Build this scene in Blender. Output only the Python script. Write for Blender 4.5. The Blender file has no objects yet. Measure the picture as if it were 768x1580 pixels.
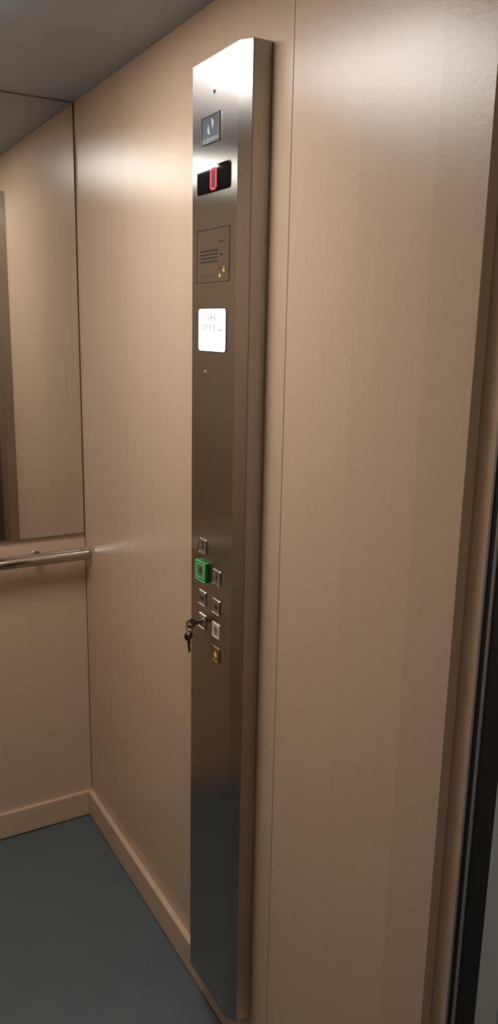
import bpy, bmesh, math, random
from mathutils import Vector, Matrix
random.seed(7)
sc = bpy.context.scene
COL = sc.collection
PI = math.pi

# ------------------------------------------------------------------ dimensions (metres)
H = 2.15            # car height
W = 1.20            # car width, side wall with the panel at y = 0, the other at y = -W
D = 1.5495          # car depth, mirror wall at x = 0
SK = 0.0844         # skirting height
ST = 0.016          # skirting thickness

# ------------------------------------------------------------------ helpers
def tag(o, label=None, cat=None, group=None, kind=None):
    if label: o['label'] = label
    if cat: o['category'] = cat
    if group: o['group'] = group
    if kind: o['kind'] = kind
    return o

def thing(name, loc, label, cat, group=None):
    o = bpy.data.objects.new(name, None)
    o.empty_display_size = .05
    COL.objects.link(o); o.location = loc
    return tag(o, label, cat, group)

def world_loc(o):
    v = Vector(o.location); p = o.parent
    while p: v += Vector(p.location); p = p.parent
    return v

def obj(name, bm, m, parent=None, smooth=False, bevel=0, label=None):
    """links bm (world coordinates) as one mesh object under parent"""
    me = bpy.data.meshes.new(name)
    bmesh.ops.recalc_face_normals(bm, faces=bm.faces)
    if parent:
        bmesh.ops.translate(bm, verts=bm.verts, vec=-world_loc(parent))
    bm.to_mesh(me); bm.free()
    o = bpy.data.objects.new(name, me); COL.objects.link(o)
    ms = m if isinstance(m, (list, tuple)) else [m]
    for k in ms: me.materials.append(k)
    if parent: o.parent = parent
    if smooth:
        for p in me.polygons: p.use_smooth = True
    if bevel:
        b = o.modifiers.new('bevel', 'BEVEL'); b.width = bevel; b.segments = 2; b.limit_method = 'ANGLE'; b.angle_limit = .6
    if label: o['label'] = label
    return o

def B(): return bmesh.new()

def box(bm, x0, x1, y0, y1, z0, z1, mi=0):
    vs = [bm.verts.new((x, y, z)) for x in (x0, x1) for y in (y0, y1) for z in (z0, z1)]
    for q in ((0,1,3,2),(4,6,7,5),(0,4,5,1),(2,3,7,6),(0,2,6,4),(1,5,7,3)):
        f = bm.faces.new([vs[i] for i in q]); f.material_index = mi
    return vs

def prism(bm, pts, a, b, axis='z'):
    """extrude a 2-D outline between a and b along the axis"""
    def P(p, t):
        if axis == 'z': return (p[0], p[1], t)
        if axis == 'y': return (p[0], t, p[1])
        return (t, p[0], p[1])
    lo = [bm.verts.new(P(p, a)) for p in pts]; hi = [bm.verts.new(P(p, b)) for p in pts]
    n = len(pts)
    bm.faces.new(lo); bm.faces.new(hi[::-1])
    for i in range(n): bm.faces.new((lo[i], lo[(i+1)%n], hi[(i+1)%n], hi[i]))

def ring(bm, outer, inner, a, b, axis='y', lip=None):
    """frame between two outlines of equal length; lip shrinks the front (a) outline: bevelled rim"""
    n = len(outer)
    def P(p, t):
        if axis == 'y': return (p[0], t, p[1])
        if axis == 'x': return (t, p[0], p[1])
        return (p[0], p[1], t)
    mid = lip
    rows = [[bm.verts.new(P(p, b)) for p in outer]]
    if mid is None:
        rows += [[bm.verts.new(P(p, a)) for p in outer], [bm.verts.new(P(p, a)) for p in inner]]
    else:
        rows += [[bm.verts.new(P(((1-mid)*o[0]+mid*q[0], (1-mid)*o[1]+mid*q[1]), a)) for o, q in zip(outer, inner)]]
        rows += [[bm.verts.new(P((mid*o[0]+(1-mid)*q[0], mid*o[1]+(1-mid)*q[1]), a)) for o, q in zip(outer, inner)]]
    rows += [[bm.verts.new(P(p, b)) for p in inner]]
    for r in range(len(rows)):
        A, C = rows[r], rows[(r+1) % len(rows)]
        for i in range(n): bm.faces.new((A[i], A[(i+1)%n], C[(i+1)%n], C[i]))

def rrect(x0, x1, z0, z1, r, n=6):
    out = []
    for cx, cz, a0 in ((x1-r, z1-r, 0), (x0+r, z1-r, 90), (x0+r, z0+r, 180), (x1-r, z0+r, 270)):
        for k in range(n+1):
            a = math.radians(a0 + 90*k/n); out.append((cx + r*math.cos(a), cz + r*math.sin(a)))
    return out

def circ(cx, cz, r, n=32): return [(cx + r*math.cos(2*PI*k/n), cz + r*math.sin(2*PI*k/n)) for k in range(n)]

def tube(bm, pts, r, n=16, closed=False, caps=True):
    pts = [Vector(p) for p in pts]; N = len(pts); rows = []
    up = None
    for i, p in enumerate(pts):
        if closed: t = (pts[(i+1) % N] - pts[i-1]).normalized()
        else: t = (pts[min(i+1, N-1)] - pts[max(i-1, 0)]).normalized()
        if up is None:
            up = Vector((0,0,1)) if abs(t.z) < .9 else Vector((1,0,0))
        s = t.cross(up).normalized(); up = s.cross(t).normalized()
        rr = r[i] if isinstance(r, (list, tuple)) else r
        rows.append([bm.verts.new(p + rr*(math.cos(2*PI*k/n)*s + math.sin(2*PI*k/n)*up)) for k in range(n)])
    for i in range(N if closed else N-1):
        A, C = rows[i], rows[(i+1) % N]
        for k in range(n): bm.faces.new((A[k], A[(k+1)%n], C[(k+1)%n], C[k]))
    if caps and not closed:
        bm.faces.new(rows[0][::-1]); bm.faces.new(rows[-1])

def text_bm(s, size, cx, cz, y, depth=.0004, bold=0.0, wscale=1.0):
    """lettering facing -y, centred on (cx, cz), back at y"""
    cu = bpy.data.curves.new('t', 'FONT'); cu.body = s; cu.size = size; cu.extrude = depth/2
    cu.align_x = 'CENTER'; cu.align_y = 'CENTER'; cu.offset = bold; cu.resolution_u = 4
    to = bpy.data.objects.new('t', cu); COL.objects.link(to)
    me = bpy.data.meshes.new_from_object(to)
    COL.objects.unlink(to); bpy.data.objects.remove(to)
    bm = B(); bm.from_mesh(me); bpy.data.meshes.remove(me)
    xs = [v.co.x for v in bm.verts]; ys = [v.co.y for v in bm.verts]
    mx, my = (min(xs)+max(xs))/2, (min(ys)+max(ys))/2
    for v in bm.verts:
        v.co = Vector((cx + (v.co.x-mx)*wscale, y - depth/2 - v.co.z, cz + v.co.y - my))
    return bm

# ------------------------------------------------------------------ materials
def new_mat(name):
    m = bpy.data.materials.new(name); m.use_nodes = True
    nt = m.node_tree; b = nt.nodes['Principled BSDF']
    return m, nt, b

def lin(c):
    return tuple((v/255/12.92 if v/255 <= .04045 else ((v/255+.055)/1.055)**2.4) for v in c) + (1,)

def plain(name, rgb, rough=.5, metal=0, spec=.5, noise=.06, nscale=60):
    m, nt, b = new_mat(name)
    n = nt.nodes.new('ShaderNodeTexNoise'); n.inputs['Scale'].default_value = nscale; n.inputs['Detail'].default_value = 4
    tc = nt.nodes.new('ShaderNodeTexCoord'); nt.links.new(tc.outputs['Object'], n.inputs['Vector'])
    mx = nt.nodes.new('ShaderNodeMixRGB'); c = lin(rgb)
    mx.inputs[1].default_value = tuple(v*(1-noise) for v in c[:3]) + (1,)
    mx.inputs[2].default_value = tuple(min(1, v*(1+noise)) for v in c[:3]) + (1,)
    nt.links.new(n.outputs['Fac'], mx.inputs[0]); nt.links.new(mx.outputs[0], b.inputs['Base Color'])
    b.inputs['Roughness'].default_value = rough; b.inputs['Metallic'].default_value = metal
    b.inputs['Specular IOR Level'].default_value = spec
    return m

def emit(name, rgb, strength, base=(10,10,10)):
    m, nt, b = new_mat(name)
    b.inputs['Base Color'].default_value = lin(base); b.inputs['Roughness'].default_value = .3
    b.inputs['Emission Color'].default_value = lin(rgb); b.inputs['Emission Strength'].default_value = strength
    return m

WOODC = (201, 174, 147)
def wood(name, bands=True, rough=.30, rgb=WOODC, axis='Z'):
    m, nt, b = new_mat(name)
    geo = nt.nodes.new('ShaderNodeNewGeometry')
    mp = nt.nodes.new('ShaderNodeMapping')
    s = {'Z': (1, 1, .02), 'X': (.02, 1, 1), 'Y': (1, .02, 1)}[axis]
    mp.inputs['Scale'].default_value = s
    nt.links.new(geo.outputs['Position'], mp.inputs['Vector'])
    n1 = nt.nodes.new('ShaderNodeTexNoise'); n1.inputs['Scale'].default_value = 420; n1.inputs['Detail'].default_value = 3
    n2 = nt.nodes.new('ShaderNodeTexNoise'); n2.inputs['Scale'].default_value = 34; n2.inputs['Detail'].default_value = 5
    nt.links.new(mp.outputs[0], n1.inputs['Vector']); nt.links.new(mp.outputs[0], n2.inputs['Vector'])
    add = nt.nodes.new('ShaderNodeMath'); add.operation = 'MULTIPLY_ADD'; add.inputs[1].default_value = .55
    nt.links.new(n1.outputs['Fac'], add.inputs[0]); 
    m2 = nt.nodes.new('ShaderNodeMath'); m2.operation = 'MULTIPLY'; m2.inputs[1].default_value = .45
    nt.links.new(n2.outputs['Fac'], m2.inputs[0]); nt.links.new(m2.outputs[0], add.inputs[2])
    cr = nt.nodes.new('ShaderNodeValToRGB')
    c = lin(rgb)
    cr.color_ramp.elements[0].position = .30; cr.color_ramp.elements[0].color = (c[0]*.96, c[1]*.955, c[2]*.95, 1)
    cr.color_ramp.elements[1].position = .70; cr.color_ramp.elements[1].color = (min(1,c[0]*1.035), c[1]*1.035, c[2]*1.035, 1)
    nt.links.new(add.outputs[0], cr.inputs[0])
    col = cr.outputs[0]
    if bands:  # the veneer leaves of the sheet: strips of slightly different tone
        sp = nt.nodes.new('ShaderNodeSeparateXYZ'); nt.links.new(geo.outputs['Position'], sp.inputs[0])
        mr = nt.nodes.new('ShaderNodeMapRange'); mr.inputs['From Min'].default_value = 0; mr.inputs['From Max'].default_value = 1.6
        nt.links.new(sp.outputs['X'], mr.inputs['Value'])
        br = nt.nodes.new('ShaderNodeValToRGB'); br.color_ramp.interpolation = 'CONSTANT'
        e = br.color_ramp.elements
        e[0].position = 0; e[0].color = (.955,.955,.955,1)
        e[1].position = .372/1.6; e[1].color = (1,1,1,1)
        for pz, v in ((.70/1.6, .975), (1.108/1.6, 1.0), (1.29/1.6, .975), (1.456/1.6, .90)):
            k = e.new(pz); k.color = (v, v, v*.995, 1)
        nt.links.new(mr.outputs[0], br.inputs[0])
        mm = nt.nodes.new('ShaderNodeMixRGB'); mm.blend_type = 'MULTIPLY'; mm.inputs[0].default_value = 1
        nt.links.new(col, mm.inputs[1]); nt.links.new(br.outputs[0], mm.inputs[2]); col = mm.outputs[0]
    nt.links.new(col, b.inputs['Base Color'])
    b.inputs['Roughness'].default_value = rough; b.inputs['Specular IOR Level'].default_value = .5
    # fine orange-peel of the laminate
    n3 = nt.nodes.new('ShaderNodeTexNoise'); n3.inputs['Scale'].default_value = 170; n3.inputs['Detail'].default_value = 2
    nt.links.new(geo.outputs['Position'], n3.inputs['Vector'])
    bp = nt.nodes.new('ShaderNodeBump'); bp.inputs['Strength'].default_value = .10; bp.inputs['Distance'].default_value = .002
    nt.links.new(n3.outputs['Fac'], bp.inputs['Height']); nt.links.new(bp.outputs[0], b.inputs['Normal'])
    return m

def brushed(name, rgb=(196,192,186), rough=.255, aniso=.92, vertical=True):
    m, nt, b = new_mat(name)
    geo = nt.nodes.new('ShaderNodeNewGeometry'); mp = nt.nodes.new('ShaderNodeMapping')
    mp.inputs['Scale'].default_value = (1, 1, .012) if vertical else (.012, .012, 1)
    nt.links.new(geo.outputs['Position'], mp.inputs[0])
    n = nt.nodes.new('ShaderNodeTexNoise'); n.inputs['Scale'].default_value = 900; n.inputs['Detail'].default_value = 3
    nt.links.new(mp.outputs[0], n.inputs[0])
    mr = nt.nodes.new('ShaderNodeMapRange'); mr.inputs['To Min'].default_value = rough*.995; mr.inputs['To Max'].default_value = rough*1.005
    nt.links.new(n.outputs['Fac'], mr.inputs[0]); nt.links.new(mr.outputs[0], b.inputs['Roughness'])
    b.inputs['Base Color'].default_value = lin(rgb); b.inputs['Metallic'].default_value = 1
    b.inputs['Anisotropic'].default_value = aniso
    tg = nt.nodes.new('ShaderNodeTangent'); tg.direction_type = 'RADIAL'; tg.axis = 'Z'
    nt.links.new(tg.outputs[0], b.inputs['Tangent'])
    return m

M = dict(
    wood=wood('maple_laminate'), woodp=wood('maple_laminate_plain', bands=False),
    skirt_x=wood('maple_skirting', bands=False, axis='X', rough=.35), skirt_y=wood('maple_skirting_back', bands=False, axis='Y', rough=.35),
    steel=brushed('brushed_stainless', rgb=(176,170,165)),
    chrome=plain('polished_steel', (182,175,167), .09, 1, noise=.02),
    satin=plain('satin_steel', (172,167,160), .32, 1, noise=.03),
    alu=plain('grey_aluminium', (140,136,132), .42, .5, noise=.03),
    capm=plain('button_steel', (132,120,110), .45, .35, noise=.03),
    ceil=plain('grey_ceiling_sheet', (158,167,179), .5, .15, noise=.03, nscale=8),
    floor=None,
    gapfill=plain('black_gap_fill', (9,9,10), .6, noise=.1),  # near-black that paints the darkness inside gaps, joints and holes
    blackpl=plain('black_plastic', (9,9,11), .03, spec=.35, noise=.02),
    dark=plain('dark_groove', (13,9,8), .7, noise=.05),
    greyp=plain('landing_grey_paint', (150,152,146), .45, noise=.04, nscale=9),
    greyd=plain('landing_grey_paint_dark', (112,116,104), .5, noise=.04, nscale=9),
    land=plain('landing_plaster', (150,140,128), .8, noise=.04),
    tile=plain('landing_floor_stone', (120,112,102), .5, noise=.08, nscale=14),
    plate=plain('grey_badge', (84,88,94), .38, .6, noise=.03),
    badge_l=plain('bright_badge_print', (205,206,202), .3, .5, noise=.02),
    green=plain('green_plastic', (28,112,58), .4, noise=.04),
    green_l=emit('pale_green_line', (120,230,140), .22, (110,210,130)),  # pale collar outline with a weak glow put into the colour
    ink=plain('black_ink', (22,18,18), .5, noise=.02),
    inkg=plain('grey_etching', (92,84,76), .5, .4, noise=.02),
    white_pl=plain('white_plastic', (206,196,190), .4, noise=.02),
    yellow=plain('yellow_print', (236,204,112), .45, noise=.03),
    amber=plain('brass_button', (128,98,60), .4, .4, noise=.03),
    red=emit('red_led', (255,36,66), 1.7, (60,5,10)),
    reddim=emit('dim_red_led', (190,0,20), .55, (50,2,6)),
    screen=emit('lit_screen', (236,244,255), 1.12, (200,200,200)),
    scrtxt=emit('screen_grey_text', (190,198,198), .62, (30,30,30)),
    scrgreen=emit('screen_green_text', (150,220,184), .62, (30,40,35)),
    keym=plain('nickel_key', (140,126,108), .28, 1, noise=.04, nscale=200),
)

# glass with mirror backing
m, nt, b = new_mat('mirror_silver')
b.inputs['Base Color'].default_value = (.80, .80, .765, 1); b.inputs['Metallic'].default_value = 1; b.inputs['Roughness'].default_value = .015
M['mirror'] = m
# speckled rubber floor
m, nt, b = new_mat('slate_vinyl_floor')
geo = nt.nodes.new('ShaderNodeNewGeometry')
n = nt.nodes.new('ShaderNodeTexNoise'); n.inputs['Scale'].default_value = 7; n.inputs['Detail'].default_value = 6
nt.links.new(geo.outputs['Position'], n.inputs[0])
cr = nt.nodes.new('ShaderNodeValToRGB'); cr.color_ramp.elements[0].color = lin((78,86,87)); cr.color_ramp.elements[1].color = lin((91,99,100))
nt.links.new(n.outputs['Fac'], cr.inputs[0])
v = nt.nodes.new('ShaderNodeTexVoronoi'); v.inputs['Scale'].default_value = 26; nt.links.new(geo.outputs['Position'], v.inputs[0])
st = nt.nodes.new('ShaderNodeMath'); st.operation = 'LESS_THAN'; st.inputs[1].default_value = .032
nt.links.new(v.outputs['Distance'], st.inputs[0])
mx = nt.nodes.new('ShaderNodeMixRGB'); mx.inputs[2].default_value = lin((130,138,134))
nt.links.new(st.outputs[0], mx.inputs[0]); nt.links.new(cr.outputs[0], mx.inputs[1]); nt.links.new(mx.outputs[0], b.inputs['Base Color'])
b.inputs['Roughness'].default_value = .42
M['floor'] = m
m, nt, b = new_mat('lamp_diffuser')
b.inputs['Base Color'].default_value = (.8,.8,.8,1); b.inputs['Emission Color'].default_value = (1.0, .99, .985, 1); b.inputs['Emission Strength'].default_value = 17.5
M['lamp'] = m

def S(name, bm, m, **k): return tag(obj(name, bm, m, **k), kind='structure')

# ------------------------------------------------------------------ lift car shell
bm = B(); box(bm, 0, D+.05, -W, 0, -.04, 0); S('floor', bm, M['floor'])
# ceiling sheet with the lamp opening
LX0, LX1, LY0, LY1 = .525, 1.02, -.825, -.365
bm = B()
for x0, x1, y0, y1 in ((-.02, LX0, -W-.02, .02), (LX1, D+.05, -W-.02, .02), (LX0, LX1, -W-.02, LY0), (LX0, LX1, LY1, .02)):
    box(bm, x0, x1, y0, y1, H, H+.02)
bmesh.ops.remove_doubles(bm, verts=bm.verts, dist=1e-5)
S('ceiling', bm, M['ceil'])
# side wall: two laminate sheets on a dark backing, butt joint with a narrow gap
bm = B()
SX = 1.1081
box(bm, 0, SX-.0009, 0, .0185, 0, H); box(bm, SX+.0009, D, 0, .0185, 0, H)
S('wall_right', bm, M['wood'], bevel=.0006)
bm = B(); box(bm, SX-.02, SX+.02, .0185, .0195, 0, H); S('trim_1', bm, M['dark'])
bm = B(); box(bm, -.02, 0, -W, -.0016, 0, H); S('wall_back', bm, M['woodp'])
bm = B(); box(bm, -.02, -.0016, -.0016, 0.0185, 0, H); S('trim_9', bm, M['dark'])
bm = B(); box(bm, 0, D, -W-.02, -W, 0, H); S('wall_left', bm, M['wood'])
# front post beside the door, set back behind the end of the side wall
bm = B(); box(bm, 1.505, 1.5795, .0196, .045, 0, H); S('wall_front', bm, M['woodp'], bevel=.001)
# the far door return and the transom over the door
bm = B(); box(bm, D, D+.04, -W-.02, -1.04, 0, H); box(bm, D+.0, D+.04, -1.04, -.0, 2.03, H)
S('wall_front', bm, M['woodp'])
# skirting with a top face
bm = B(); prism(bm, [(-ST, .004), (0, .004), (0, SK), (-ST, SK)], .0, D, 'x')
S('baseboard_right', bm, M['skirt_x'], bevel=.0012)
bm = B(); box(bm, .0, ST, -W, -ST, .004, SK); S('baseboard_back', bm, M['skirt_y'], bevel=.0012)
bm = B(); box(bm, ST, D, -W, -W+ST, .004, SK); S('baseboard_left', bm, M['skirt_x'], bevel=.0012)
# dark joint below the skirting
bm = B(); box(bm, .0, D, -ST+.002, -.0, 0.0005, .004); box(bm, .0, ST-.002, -W, -ST, 0.0005, .004); S('trim_2', bm, M['gapfill'])

# ------------------------------------------------------------------ mirror on the back wall
ZM = .9534
mir = thing('mirror', (0, -W/2, ZM), 'tall frameless mirror covering the upper half of the back wall above the handrail', 'mirror')
bm = B(); box(bm, .003, .0075, -W+.004, -.0062, ZM, H-.003); obj('mirror_glass', bm, M['mirror'], mir)
bm = B(); box(bm, .0001, .003, -W+.008, -.010, ZM+.004, H-.006); obj('backing', bm, M['dark'], mir)
bm = B(); box(bm, .0001, .0088, -W+.004, -.0062, ZM-.0032, ZM-.0001); obj('edge_channel', bm, M['satin'], mir)

# ------------------------------------------------------------------ handrail
RX, RZ, RR = .050, .8975, .0178
rail = thing('handrail', (RX, -W/2, RZ), 'polished steel tubular handrail on the back wall just below the mirror', 'handrail')
bm = B(); tube(bm, [(RX, -.016, RZ), (RX, -W+.016, RZ)], RR, 40, caps=False); obj('tube', bm, M['chrome'], rail, smooth=True)
for s, y in ((1, -.0165), (-1, -W+.0165)):
    bm = B(); rows = [(0, RR), (.006, RR), (.0088, RR*.96), (.0105, RR*.86), (.0112, RR*.7)]
    tube(bm, [(RX, y+s*a, RZ) for a, _ in rows], [r for _, r in rows], 32)
    obj('end_cap', bm, M['chrome'], rail, smooth=False, label='flat rounded steel end cap')
def bracket(y):
    bm = B(); tube(bm, [(.004, y, RZ), (RX-RR+.003, y, RZ)], .0075, 20)
    b = obj('bracket', bm, M['satin'], rail, smooth=True)
    bm = B(); tube(bm, [(.0003, y, RZ), (.0040, y, RZ), (.0062, y, RZ)], [.0160, .0160, .0140], 32); obj('wall_plate', bm, M['satin'], b)
for y in (-.155, -.60, -1.045): bracket(y)

# ------------------------------------------------------------------ lamp in the ceiling
lamp = thing('ceiling_light', ((LX0+LX1)/2, (LY0+LY1)/2, H), 'square white light panel set in the grey ceiling', 'light')
bm = B(); ring(bm, rrect(LX0-.012, LX1+.012, LY0-.012, LY1+.012, .004), rrect(LX0+.006, LX1-.006, LY0+.006, LY1-.006, .003), H-.0025, H+.0, 'z')
obj('frame', bm, M['satin'], lamp)
bm = B(); box(bm, LX0+.0065, LX1-.0065, LY0+.0065, LY1-.0065, H-.009, H+.006); obj('diffuser', bm, M['lamp'], lamp)

# ------------------------------------------------------------------ control panel
X1, X2, XA, XB = .8477, 1.0210, .8253, 1.0434
YF, YS = -.0512, -.0361
ZB, ZT = .1079, 2.0269
FC = (X1+X2)/2
cp = thing('control_panel', (FC, 0, ZB), 'tall brushed stainless steel lift control panel standing out from the wood wall', 'control panel')
bm = B(); prism(bm, [(XA, -.0), (XA, YS), (X1, YF), (X2, YF), (XB, YS), (XB, -.0)], ZB, ZT, 'z')
obj('housing', bm, M['steel'], cp, bevel=.0012)
# shadow joint between housing and wall
def disc(name, x, z, r, m, par, dep=.0006, lab=None, y=YF):
    bm = B(); prism(bm, circ(x, z, r, 20), y-dep, y+.0001, 'y'); return obj(name, bm, m, par, label=lab)
def ring_disc(name, x, z, r, r2, m, par, dep=.001):
    bm = B(); ring(bm, circ(x, z, r, 24), circ(x, z, r2, 24), YF-dep, YF+.0001, 'y', lip=.3); return obj(name, bm, m, par)
disc('sensor_hole', .9345, 1.9671, .0035, M['gapfill'], cp)
disc('indicator_lamp', .9068, 1.4841, .0026, M['white_pl'], cp, .0012)

# maker's badge
bx0, bx1, bz0, bz1 = .8862, .9602, 1.8845, 1.9325
bg = bm = B(); ring(bm, rrect(bx0, bx1, bz0, bz1, .004), rrect(bx0+.0045, bx1-.0045, bz0+.003, bz1-.003, .002), YF-.0032, YF+.0001, 'y', lip=.35)
bd = obj('badge', bm, M['satin'], cp, label='small grey badge in a polished rim')
bm = B(); prism(bm, rrect(bx0+.004, bx1-.004, bz0+.0026, bz1-.0026, .002), YF-.0016, YF, 'y'); obj('face_plate', bm, M['plate'], bd)
def leaf(cx, cz, L, Wd, ang, bend):
    pts = []
    for k in range(13):
        t = k/12; pts.append((Wd*math.sin(PI*t**.85)+bend*math.sin(PI*t), L*(t-.5)))
    for k in range(11, 0, -1):
        t = k/12; pts.append((-Wd*math.sin(PI*t**.85)+bend*math.sin(PI*t), L*(t-.5)))
    c, s = math.cos(ang), math.sin(ang)
    return [(cx+x*c-z*s, cz+x*s+z*c) for x, z in pts]
bm = B(); prism(bm, leaf(.9285, 1.9165, .0200, .0042, .28, .0035), YF-.0022, YF-.001, 'y')
prism(bm, leaf(.9190, 1.9085, .0200, .0042, .28, -.0035), YF-.0022, YF-.001, 'y'); obj('emblem', bm, M['badge_l'], bd)
bm = text_bm('KLEEMANN', .0100, FC-.0115, 1.8915, YF-.0016, .0005, bold=0, wscale=1.16); obj('lettering', bm, M['badge_l'], bd)

# floor display
bm = B(); prism(bm, rrect(.8696, .9970, 1.8023, 1.8473, .006), YF-.0015, YF+.0001, 'y')
fd = obj('floor_display', bm, M['blackpl'], cp, bevel=.0005)
bm = B()
nx, nz, sx, sz = 6, 11, .0043, .0034
zero = {(i, j) for i in range(nx) for j in range(nz) if (i in (0, nx-1) and 0 < j < nz-1) or (j in (0, nz-1) and 0 < i < nx-1)}
for i, j in sorted(zero):
    cx, cz = .9355+(i-(nx-1)/2)*sx, 1.8243+(j-(nz-1)/2)*sz
    prism(bm, circ(cx, cz, .0018, 8), YF-.0019, YF-.0014, 'y')
dg = obj('display_digit', bm, M['red'], fd, label='glowing red digit zero of small dots')
bm = B()
for i in range(1, nx-1):
    for j in range(1, nz-1):
        prism(bm, circ(.9355+(i-(nx-1)/2)*sx, 1.8243+(j-(nz-1)/2)*sz, .0015, 8), YF-.0018, YF-.0014, 'y')
obj('display_digit', bm, M['reddim'], fd, label='dimly glowing red dots inside the zero')

# intercom: recessed plate outline, speaker slots, lamps and pictograms
IX0, IX1, IZ0, IZ1 = .8690, .9975, 1.6461, 1.7408
bm = B(); prism(bm, rrect(IX0+.0016, IX1-.0016, IZ0+.0012, IZ1-.0012, .001), YF-.0006, YF+.0001, 'y')
ic = obj('intercom', bm, M['steel'], cp, bevel=.0003)
bm = B(); ring(bm, rrect(IX0, IX1, IZ0, IZ1, .0012), rrect(IX0+.0009, IX1-.0006, IZ0+.0009, IZ1-.0018, .0006), YF-.0007, YF+.0001, 'y'); obj('joint', bm, M['dark'], ic)
for k in range(4):
    z = 1.7025 - .0064*k
    bm = B(); prism(bm, rrect(.8838, .9542, z-.0013, z+.0013, .0012, 3), YF-.0010, YF-.0005, 'y'); obj('speaker_slot', bm, M['dark'], ic)
for x, r in ((.9622, .0019), (.9722, .0013), (.9795, .0010)): disc('signal_lamp', x, 1.7162, r, M['dark'], ic, .0015)
disc('microphone_hole', .9671, 1.6935, .0021, M['dark'], ic, .0015)
disc('microphone_hole', .9620, 1.6702, .0014, M['dark'], ic, .0015)
def picto(cx, cz, s):  # small bell-shaped pictogram
    bm = B(); o = [(-.45,-.5),(.45,-.5),(.45,-.2),(.2,0),(.18,.35),(0,.5),(-.18,.35),(-.2,0),(-.45,-.2)]
    prism(bm, [(cx+a*s*.8, cz+b_*s) for a, b_ in o], YF-.0010, YF-.0005, 'y'); obj('pictogram', bm, M['yellow'], ic, label='yellow bell pictogram')
picto(.9770, 1.6680, .0090); picto(.9618, 1.6587, .0072)
bm = B()
for row, z in enumerate((1.6592, 1.6545)):
    x = .893 + .004*row
    while x < .949:
        w = random.uniform(.0015, .0034); hgt = random.uniform(.0009, .0012)
        box(bm, x, x+w, YF-.0009, YF-.0005, z-hgt, z+hgt); x += w + random.choice((.0007, .0007, .0018))
obj('engraved_notice', bm, M['inkg'], ic)

# lit information screen
bm = B(); prism(bm, rrect(.8788, .9874, 1.5226, 1.5996, .0060), YF-.0014, YF+.0001, 'y')
scn = obj('information_screen', bm, M['screen'], cp)
bm = text_bm('24/6', .0135, .9345, 1.5838, YF-.0014, .0002, bold=.00015, wscale=1.3); obj('screen_text', bm, M['scrtxt'], scn)
bm = text_bm('17:13', .0175, .9215, 1.5655, YF-.0014, .0002, wscale=1.45); obj('screen_text', bm, M['scrtxt'], scn)
bm = text_bm('mm', .0075, .9665, 1.5610, YF-.0014, .0002, bold=.0002, wscale=1.3); obj('screen_text', bm, M['scrgreen'], scn, label='small green text')
bm = B(); ring(bm, rrect(.8772, .9890, 1.5210, 1.6012, .0070), rrect(.8788, .9874, 1.5226, 1.5996, .0060), YF-.0010, YF+.0001, 'y'); obj('screen_surround', bm, M['blackpl'], scn)

# buttons
def arrows(bm, cx, cz, inward, y):
    s = .0062; a = .0012
    for sg in (-1, 1):
        tip, base = (a, a+s) if inward else (a+s, a)
        prism(bm, [(cx+sg*tip, cz), (cx+sg*base, cz+s), (cx+sg*base, cz-s)], y-.0005, y, 'y')
    if inward: box(bm, cx-.0004, cx+.0004, y-.0005, y, cz-s, cz+s)
def button(kind, cx, cz, sym, cap=None, symm=None, lab=None):
    h = .0158
    bm = B(); o = rrect(cx-h, cx+h, cz-h, cz+h, .0016, 2); i = rrect(cx-h+.0012, cx+h-.0012, cz-h+.0030, cz+h-.0030, .001, 2)
    ring(bm, o, i, YF-.0024, YF+.0001, 'y', lip=.5)
    bt = obj(kind, bm, M['satin'] if cap is None else cap, cp, label=lab)
    g = h-.0011
    bm = B(); prism(bm, rrect(cx-g, cx+g, cz-g, cz+g, .0012, 2), YF-.0014, YF, 'y')
    obj('button_cap', bm, cap or M['capm'], bt)
    y = YF-.0014; sm = symm or M['ink']
    bm = B()
    if sym in ('0', '1', '2'):
        bm.free(); bm = text_bm(sym, .0205, cx, cz+.0022, y, .0006, bold=.0006, wscale=1.2)
        o = obj('button_symbol', bm, sm, bt)
        bm = B()
        dots = {'0': [(0,1),(1,1),(1,0)], '1': [(0,1)], '2': [(0,1),(0,0)]}[sym]
        for a, b_ in dots: prism(bm, circ(cx-.001+a*.0026, cz-.0110+b_*.0024, .0008, 8), y-.0007, y, 'y')
        obj('braille_dots', bm, M['satin'], bt); return bt
    if sym == 'close': arrows(bm, cx, cz, True, y)
    if sym == 'open':
        arrows(bm, cx-.0, cz, False, y)
    if sym == 'stop':
        r = .0086; ring(bm, circ(cx, cz, r, 32), circ(cx, cz, r*.80, 32), y-.0005, y, 'y')
        rr = .0042; ring(bm, circ(cx, cz, rr, 20), circ(cx, cz, rr*.7, 20), y-.0005, y, 'y')
        box(bm, cx-.0007, cx+.0007, y-.0005, y, cz-.007, cz+.007)
    if sym == 'bell':
        pts = [(-.0062,-.0055),(.0062,-.0055),(.0062,-.0040),(.0042,-.0020),(.0038,.0030),(.0020,.0056),(0,.0064),(-.0020,.0056),(-.0038,.0030),(-.0042,-.0020),(-.0062,-.0040)]
        prism(bm, [(cx+a, cz+b_) for a, b_ in pts], y-.0006, y, 'y')
        prism(bm, circ(cx, cz-.0070, .0018, 10), y-.0006, y, 'y')
    if sym == 'key':
        prism(bm, circ(cx, cz, .0070, 28), YF-.0052, YF-.001, 'y')
        obj('key_barrel', bm, M['chrome'], bt, bevel=.0005); return bt
    obj('button_symbol', bm, sm, bt)
    return bt
CL, CR = .9015, .9630
button('floor_button', CL, 1.1376, '2')
button('floor_button', CR, 1.0885, '1')
button('door_close_button', CL+.0, 1.0280, 'close')
button('door_open_button', CR-.001, 1.0280, 'open')
button('key_switch', CL, .9785, 'key')
button('fan_button', CR-.001, .9784, 'stop', cap=M['white_pl'], symm=M['inkg'], lab='pale plate with a grey ring symbol')
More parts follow.
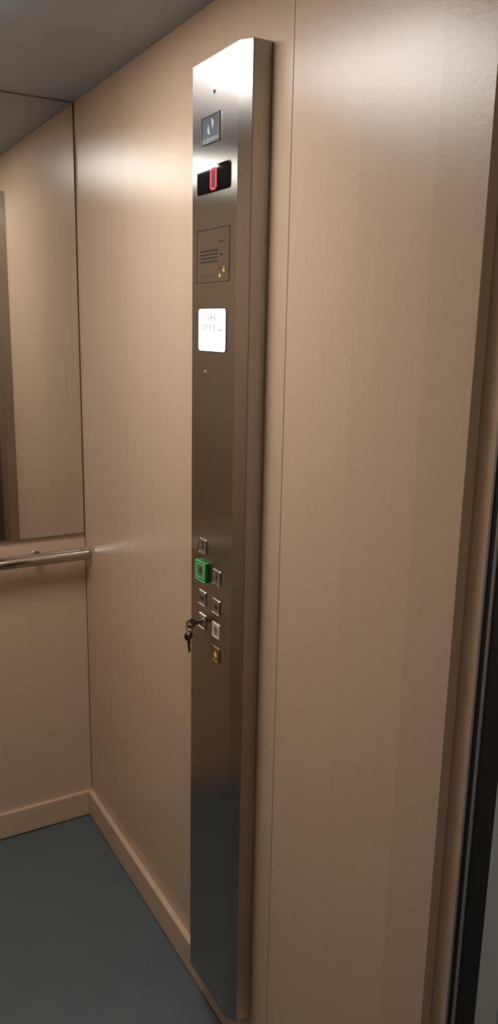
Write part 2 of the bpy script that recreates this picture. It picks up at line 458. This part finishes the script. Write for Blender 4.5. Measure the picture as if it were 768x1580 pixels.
button('alarm_button', CR-.001, .9283, 'bell', cap=M['amber'], symm=M['yellow'], lab='brass coloured plate with a yellow bell')
# raised green collar around the ground-floor button
gx, gz, gy = .9065, 1.0880, YF-.0088
bm = B(); ring(bm, rrect(gx-.0218, gx+.0218, gz-.0212, gz+.0212, .004, 4), rrect(gx-.0125, gx+.0125, gz-.0130, gz+.0130, .0015, 4), gy, YF+.0001, 'y')
gb = obj('floor_button', bm, M['green'], cp, bevel=.001, label='raised green plastic collar around a steel button')
bm = B(); ring(bm, rrect(gx-.0209, gx+.0209, gz-.0203, gz+.0203, .0035, 4), rrect(gx-.0192, gx+.0192, gz-.0188, gz+.0188, .003, 4), gy-.0004, gy+.0002, 'y')
ring(bm, rrect(gx-.0138, gx+.0138, gz-.0143, gz+.0143, .0015, 4), rrect(gx-.0124, gx+.0124, gz-.0129, gz+.0129, .001, 4), gy-.0004, gy+.0002, 'y')
obj('pale_line', bm, M['green_l'], gb)
bm = B(); prism(bm, rrect(gx-.0123, gx+.0123, gz-.0128, gz+.0128, .001, 3), gy+.0012, YF, 'y'); obj('button_cap', bm, M['capm'], gb)
bm = text_bm('0', .0190, gx, gz+.001, gy+.0012, .0006, bold=.0004, wscale=1.2); obj('button_symbol', bm, M['ink'], gb)

# ------------------------------------------------------------------ keys in the switch
KX, KZ = CL, .9785
kb = thing('key_bunch', (KX, YF-.0055, KZ), 'bunch of metal keys hanging from the key switch of the steel control panel', 'keys')
def key_bm(hang=False):
    """key along -z: bow centred on the origin, blade below; flat in the y-z plane"""
    bm = B()
    o = circ(0, 0, .0108, 28); i = circ(0, .0052, .0034, 28)
    ring(bm, o, i, -.0011, .0011, 'x')
    bl = [(a*1.12, b*1.12) for a, b in [(-.0036,-.0090),(.0036,-.0090),(.0034,-.0160),(.0022,-.0172),(.0034,-.0195),(.0016,-.0215),(.0030,-.0240),(.0014,-.0262),(.0028,-.0290),(.0010,-.0325),(-.0016,-.0340),(-.0026,-.0325)]]
    prism(bm, bl, -.0009, .0009, 'x')
    return bm
# inserted key: the bow stands out of the lock towards the room
bm = key_bm(); bmesh.ops.transform(bm, matrix=Matrix.Translation((KX, YF-.0265, KZ-.001)) @ Matrix.Rotation(math.radians(90), 4, 'X'), verts=bm.verts)
obj('key', bm, M['keym'], kb, bevel=.0003, label='key pushed into the lock')
# split ring through the bow
bm = B(); c = Vector((KX, YF-.0300, KZ-.0105))
tube(bm, [c + Vector((.0062*math.sin(2*PI*k/36), .0040*math.sin(2*PI*k/36), .0098*math.cos(2*PI*k/36))) for k in range(36)], .0010, 8, closed=True)
obj('split_ring', bm, M['chrome'], kb, smooth=True)
bm = key_bm(); bmesh.ops.transform(bm, matrix=Matrix.Translation((KX-.002, YF-.0315, KZ-.0275)) @ Matrix.Rotation(math.radians(5), 4, 'X') @ Matrix.Rotation(math.radians(14), 4, 'Z'), verts=bm.verts)
obj('key', bm, M['keym'], kb, bevel=.0003, label='loose key hanging from the split ring')

# ------------------------------------------------------------------ door side: edges, gap, landing frame
HD = 2.03
bm = B(); box(bm, 1.5797, 1.5832, .0185, .060, 0, H); S('trim_3', bm, M['alu'])
bm = B(); box(bm, 1.5832, 1.5905, .0205, .30, 0, H); S('gap_dark_1', bm, M['gapfill'])          # black block painting the shade of the running gap before the door leaf
bm = B(); box(bm, 1.5906, 1.5965, .0200, .30, 0, HD+.05); S('door_1', bm, M['alu'], bevel=.001)   # edge of the open car door
bm = B(); box(bm, 1.5966, 1.6325, .045, .30, 0, H); S('gap_dark_2', bm, M['gapfill'])  # black block in place of the shaded depth between car door and landing
bm = B(); box(bm, 1.5966, 1.6325, .0222, .045, 0, H); S('gap_dark_3', bm, M['gapfill'])  # black block painting the dark gap before the landing frame, no leaf here
bm = B(); box(bm, 1.6326, 1.672, .020, .30, 0, HD+.1); S('trim_6', bm, M['greyp'], bevel=.0015)
bm = B(); box(bm, 1.6721, 1.70, .026, .30, 0, HD+.1); S('trim_7', bm, M['greyd'], bevel=.0015)
bm = B(); box(bm, D+.0501, 1.70, -1.3, .30, -.04, -.001); S('trim_8', bm, M['alu'])      # sill
# landing
bm = B(); box(bm, 1.7001, 4.2, -2.8, 1.4, -.04, -.001); S('floor_landing', bm, M['tile'])
bm = B(); box(bm, 1.59, 1.70, .30, 1.4, 0, 2.6); box(bm, D+.0401, 1.70, -2.8, -1.04, 0, 2.6); box(bm, D+.0401, 1.70, -1.04, .30, 2.13, 2.6)
S('wall_landing', bm, M['land'])
bm = B(); box(bm, 4.2, 4.25, -2.8, 1.4, 0, 2.6); S('wall_landing_far', bm, M['land'])
bm = B(); box(bm, 1.55, 4.2, 1.4, 1.45, 0, 2.6); S('wall_landing_right', bm, M['land'])
bm = B(); box(bm, 1.55, 4.2, -2.85, -2.8, 0, 2.6); S('wall_landing_left', bm, M['land'])
bm = B(); box(bm, 1.55, 4.25, -2.85, 1.45, 2.6, 2.65); S('ceiling_landing', bm, M['land'])

# ------------------------------------------------------------------ unseen area light added to brighten the dim landing
l = bpy.data.lights.new('landing_fill', 'AREA'); l.energy = 9; l.size = .5; l.color = (1, .98, .95)
lo = bpy.data.objects.new('landing_fill', l); lo.location = (3.2, -.8, 2.58); COL.objects.link(lo)
w = bpy.data.worlds.new('w'); sc.world = w; w.use_nodes = True
w.node_tree.nodes['Background'].inputs[0].default_value = (.02, .02, .02, 1)

# ------------------------------------------------------------------ camera
cam = bpy.data.cameras.new('camera'); co = bpy.data.objects.new('camera', cam); COL.objects.link(co)
fwd = Vector((-.84421022, .48692116, -.22409127)); rgt = Vector((.49574559, .86825966, .01901236)); upv = Vector((-.20382693, .09504183, .97438269))
mt = Matrix((rgt, upv, -fwd)).transposed().to_4x4(); mt.translation = Vector((2.29715676, -.751513542, 1.56798884))
co.matrix_world = mt
cam.sensor_fit = 'VERTICAL'; cam.sensor_height = 32; cam.lens = 1240.89815/1580*32; cam.clip_start = .01
sc.camera = co

sc.view_settings.view_transform = 'Standard'; sc.view_settings.look = 'None'
sc.view_settings.gamma = 1; sc.view_settings.use_curve_mapping = False
sc.view_settings.exposure = 0.0
sc.cycles.max_bounces = 14; sc.cycles.diffuse_bounces = 8; sc.cycles.glossy_bounces = 8
sc.cycles.sample_clamp_indirect = 6
sc.cycles.use_denoising = True
